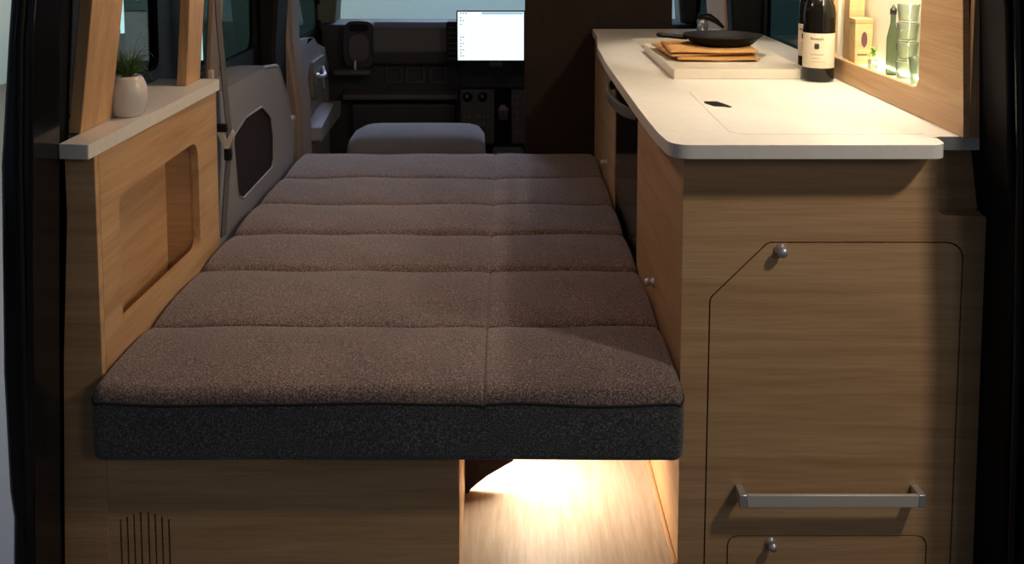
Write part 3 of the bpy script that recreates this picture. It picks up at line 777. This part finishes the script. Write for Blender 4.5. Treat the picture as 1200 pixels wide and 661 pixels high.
t = thing('dashboard', (0, 4.6, 0), 'charcoal dashboard across the front of the cabin under the windscreen', 'dashboard')
bm = B(); plate(bm, 0, -.925, .925, [(4.56, .02), (4.97, .02), (4.97, .75), (4.72, .775), (4.56, .762)]); obj('dash_body', bm, M['dash_dark'], t, bevel=.015, seg=3)
bm = B(); plate(bm, 0, -.650, -.285, rounded([(4.50, .575), (4.555, .565), (4.555, .775), (4.51, .785), (4.475, .75), (4.46, .64)], .02)); obj('upper_glovebox', bm, M['dash'], t, bevel=.006)
def oval(bm, cx, cz, rx, rz, y0, y1, p=.5, n=28):
    o_ = []
    for k in range(n):
        a = 2 * PI * k / n; ca, sa = math.cos(a), math.sin(a)
        o_.append((cx + rx * math.copysign(abs(ca) ** p, ca), cz + rz * math.copysign(abs(sa) ** p, sa)))
    plate(bm, 1, y0, y1, o_)
bm = B(); oval(bm, -.723, .672, .078, .115, 4.49, 4.56); pod = obj('vent_pod', bm, M['dash_dark'], t, bevel=.01)
bm = B(); oval(bm, -.723, .755, .048, .018, 4.482, 4.4895); obj('air_vent', bm, M['rubber'], pod, bevel=.003)
bm = B(); oval(bm, -.723, .655, .050, .068, 4.484, 4.4895, .8); obj('speaker_grille', bm, M['dash'], pod, bevel=.003)
bm = B(); box(bm, -.84, -.66, 4.42, 4.56, .528, .556); cup = obj('cup_tray', bm, M['dash'], t, bevel=.01)
bm = B(); tube(bm, [(-.735, 4.44, .5565), (-.735, 4.44, .60)], .006, 8); obj('latch', bm, M['chrome'], cup)
bm = B(); plate(bm, 1, 4.43, 4.56, rounded(rect(-.295, -.215, .592, .790), .015)); cv = obj('centre_vent', bm, M['black'], t, bevel=.004)
bm = B(); [box(bm, -.287, -.223, 4.426, 4.4295, .61 + i * .025, .614 + i * .025) for i in range(7)]; tag(obj('vent_slats', bm, M['dash'], cv))
for x0, x1 in ((-.60, -.52), (-.50, -.41), (-.385, -.30)):
    bm = B(); plate(bm, 1, 4.535, 4.5595, rounded(rect(x0, x1, .475, .553), .008), [rounded(rect(x0 + .006, x1 - .006, .481, .547), .006)]); obj('cubby_frame', bm, M['dash'], t)
bm = B(); plate(bm, 0, -.80, -.245, rounded([(4.46, .405), (4.56, .39), (4.56, .445), (4.46, .430)], .008)); obj('shelf_ledge', bm, M['dash'], t, bevel=.004)
bm = B(); plate(bm, 0, -.76, -.26, rounded([(4.50, .22), (4.56, .20), (4.56, .385), (4.50, .375)], .01)); obj('lower_glovebox', bm, M['dash_dark'], t, bevel=.005)
bm = B(); box(bm, -.232, .12, 4.46, 4.56, .46, .76); obj('centre_fascia', bm, M['dash_dark'], t, bevel=.008)
bm = B(); plate(bm, 0, -.228, -.062, [(4.40, .20), (4.56, .20), (4.56, .46), (4.44, .46)]); cp = obj('control_panel', bm, M['dash'], t, bevel=.006)
def onp(z): return 4.40 + (z - .20) / .26 * .04
for x in (-.195, -.122):
    bm = B(); lathe(bm, [(0, 0), (.024, 0), (.024, -.006), (.018, -.012), (.017, -.020), (0, -.022)], (x, onp(.425), .425), 24, 'y'); dl = obj('dial', bm, M['black'], cp, smooth=True)
    bm = B(); box(bm, x - .002, x + .002, onp(.425) - .0245, onp(.425) - .0222, .425, .44); obj('pointer', bm, M['chrome'], dl)
for x in (-.205, -.185, -.135, -.115, -.095):
    for z in (.33, .295):
        bm = B(); box(bm, x - .006, x + .006, onp(z) - .008, onp(z) + .002, z - .007, z + .007); obj('button', bm, M['knob_grey'], cp, bevel=.001)
bm = B(); plate(bm, 0, .018, .085, [(4.40, .20), (4.56, .20), (4.56, .46), (4.44, .46)]); cp = obj('switch_panel', bm, M['dash'], t, bevel=.006)
for z in (.43, .39, .35, .32, .29, .26):
    bm = B(); box(bm, .040, .052, onp(z) - .008, onp(z) + .002, z - .006, z + .006); obj('button', bm, M['knob_grey'], cp, bevel=.001)
bm = B(); box(bm, -.061, .017, 4.50, 4.56, .20, .459); obj('lever_slot', bm, M['rubber'], t)
bm = B(); loft(bm, [[(-.045, 4.47, .30), (.002, 4.47, .30), (.002, 4.50, .30), (-.045, 4.50, .30)], [(-.047, 4.43, .36), (.004, 4.43, .36), (.004, 4.46, .37), (-.047, 4.46, .37)], [(-.035, 4.44, .385), (-.012, 4.44, .385), (-.012, 4.46, .385), (-.035, 4.46, .385)]]); obj('gear_lever', bm, M['knob_grey'], t, bevel=.006)
bm = B(); box(bm, -.072, .075, 4.15, 4.38, .0, .195); o = obj('centre_tray', bm, M['knob_grey'], bevel=.01); tag(o, 'low grey floor tray between the folded seat and the partition', 'tray')

# tablet screen
t = thing('display_screen', (-.078, 4.25, .60), 'large lit display screen mounted on the dashboard beside the partition', 'screen')
bm = B(); plate(bm, 1, 4.252, 4.272, rounded(rect(-.236, .080, .622, .860), .006)); obj('bezel', bm, M['black'], t, bevel=.003)
bm = B(); box(bm, -.230, .074, 4.2505, 4.2518, .630, .854); s_ = obj('screen', bm, M['screen'], t)
bm = B(); box(bm, -.12, .070, 4.2496, 4.2504, .843, .852); obj('menu_bar', bm, M['screen_bar'], s_)
for z, n in ((.846, 3), (.825, 1), (.812, 2), (.795, 1), (.735, 2), (.722, 1), (.706, 2), (.693, 1), (.676, 2), (.662, 1), (.648, 2)):
    for k in range(n):
        bm = B(); box(bm, -.220 + k * .012, -.212 + k * .012, 4.2497, 4.2504, z, z + .004); obj('menu_mark', bm, M['screen_mark'], s_)
bm = B(); tube(bm, [(-.06, 4.272, .70), (-.06, 4.34, .68), (-.06, 4.445, .645)], .014, 10); obj('mount_arm', bm, M['black'], t)
bm = B(); oval(bm, -.055, .612, .03, .012, 4.25, 4.27); obj('home_button', bm, M['dash'], t)

# front passenger door lining
t = thing('door_lining', (-.90, 4.2, 0), 'light grey front door lining with a silver handle and armrest, left of the folded seat', 'door lining')
bm = B(); plate(bm, 0, -.928, -.885, rounded([(3.90, .0), (4.55, .0), (4.55, .56), (4.48, .66), (4.30, .70), (4.22, .74), (3.98, .76), (3.90, .70)], [0, 0, .03, .06, .05, .05, .05, .05], 5)); obj('panel', bm, M['lining'], t, bevel=.012, seg=3)
bm = B(); plate(bm, 0, -.884, -.812, rounded([(3.96, .31), (4.46, .33), (4.48, .40), (4.30, .42), (4.0, .37)], .02), ); ar = obj('armrest', bm, M['lining'], t, bevel=.012, seg=3)
bm = B(); plate(bm, 0, -.884, -.868, rounded([(4.12, .47), (4.40, .47), (4.40, .64), (4.12, .64)], .03)); obj('handle_recess', bm, M['olive'], t, bevel=.004)
bm = B(); tube(bm, [(-.864, 4.14, .585), (-.846, 4.18, .560), (-.842, 4.24, .562), (-.862, 4.30, .592)], [.008, .012, .012, .007], 10); hd = obj('door_handle', bm, M['chrome'], t, smooth=True); hd['label'] = 'silver door handle'
bm = B(); tube(bm, [(-.850, 4.24, .545), (-.846, 4.25, .50)], .005, 8); obj('pull_link', bm, M['chrome'], hd)

# made-up glowing rods outside that draw the white glints beside the uprights
def add_glint(x, y, z0, lab):
    t = thing('glint_rod', (x, y, -.6), lab, 'glint rod')
    bm = B(); tube(bm, [(x, y, z0), (x, y, 2.6)], .015, 12); obj('tube', bm, M['tube'], t, smooth=True)
    bm = B(); lathe(bm, [(0, 0), (.12, 0), (.12, .015), (.02, .03), (.02, z0 + .6), (0, z0 + .6)], (x, y, -.6), 20); obj('stand', bm, M['black'], t)
add_glint(-2.975, 7.14, .42, 'added glowing rod outside that draws the glint beside the nearest oak upright')
add_glint(-2.575, 7.75, .12, 'added glowing rod outside that draws the glint beside the narrow oak upright')

# ------------------------------------------------------------------ lights
def lamp(name, kind, loc, energy, color, size=.1, rot=None, **kw):
    l = bpy.data.lights.new(name, kind); l.energy = energy; l.color = color
    if kind == 'AREA': l.shape = kw.get('shape', 'SQUARE'); l.size = size; l.size_y = kw.get('size_y', size)
    elif kind in ('POINT', 'SPOT'): l.shadow_soft_size = size
    if kind == 'SPOT': l.spot_size = kw.get('spot', 2.0); l.spot_blend = kw.get('blend', .5)
    if kind == 'AREA' and 'spread' in kw: l.spread = kw['spread']
    o = bpy.data.objects.new(name, l); COL.objects.link(o); o.location = loc
    if 'target' in kw:
        d = Vector(kw['target']) - Vector(loc); o.rotation_euler = d.to_track_quat('-Z', 'Y').to_euler()
    elif rot: o.rotation_euler = rot
    return o
WARM = (1.0, .76, .50)
# downlights above the kitchen worktop
lamp('worktop_downlight', 'POINT', (.745, 1.95, 1.58), 16, (1, .85, .66), .03)
lamp('worktop_downlight', 'SPOT', (.66, 2.85, 1.60), 15, (1, .85, .66), .03, (0, 0, 0), spot=1.15, blend=.5)
lamp('ceiling_lamp', 'POINT', (-.28, 2.30, 1.58), 7, (1, .66, .44), .03)
# niche and bay lamps
lamp('niche_lamp', 'AREA', (.875, 2.15, 1.29), 2.2, (1, .88, .62), .02, (0, 0, 0), shape='RECTANGLE', size_y=.45)
lamp('bay_light', 'AREA', (.03, 1.995, .2255), 6, (1, .84, .64), .20, (0, 0, 0), shape='RECTANGLE', size_y=.03)
# showroom spotlight behind and to the right
lamp('showroom_spot', 'SPOT', (1.40, .92, 1.86), 46, (1, .86, .70), .06, target=(.66, 1.72, .35), spot=math.radians(84), blend=1)
lamp('showroom_fill', 'POINT', (2.4, -2.0, 2.4), 38, (1, .88, .74), .4)  # added fill light behind the camera, softens the counter shadow
lamp('wall_fill_right', 'POINT', (4.2, 10.2, 1.6), 75, (.50, .80, 1.0), .3)  # added to brighten the far wall seen through the right glass
lamp('showroom_cool', 'AREA', (-3.4, 3.8, 2.4), 120, (.60, .70, 1.0), 1.5, target=(-.5, 3, .5))
lamp('wall_fill_front', 'AREA', (0, 8.5, 3.6), 240, (.46, .72, 1.0), 3.0, target=(0, 11.9, .4))  # added to brighten the front wall behind the windscreen
lamp('cabin_fill', 'AREA', (-.3, 6.4, 2.8), 100, (.58, .68, 1.0), 1.0, target=(-.35, 3.8, .5))  # added outside the windscreen to brighten the seat and dash
lamp('wall_fill_left', 'POINT', (-5.0, 9.5, 2.2), 170, (1, .96, .82), .3)  # added to brighten the outside wall at the left edge
w = bpy.data.worlds.new('World'); sc.world = w; w.use_nodes = True
w.node_tree.nodes['Background'].inputs['Color'].default_value = (.55, .66, .85, 1)
w.node_tree.nodes['Background'].inputs['Strength'].default_value = .10

sc.cycles.transparent_max_bounces = 32
sc.view_settings.view_transform = 'Standard'
sc.view_settings.look = 'None'
sc.view_settings.exposure = 0.0
sc.view_settings.gamma = 1.0
sc.view_settings.use_curve_mapping = False
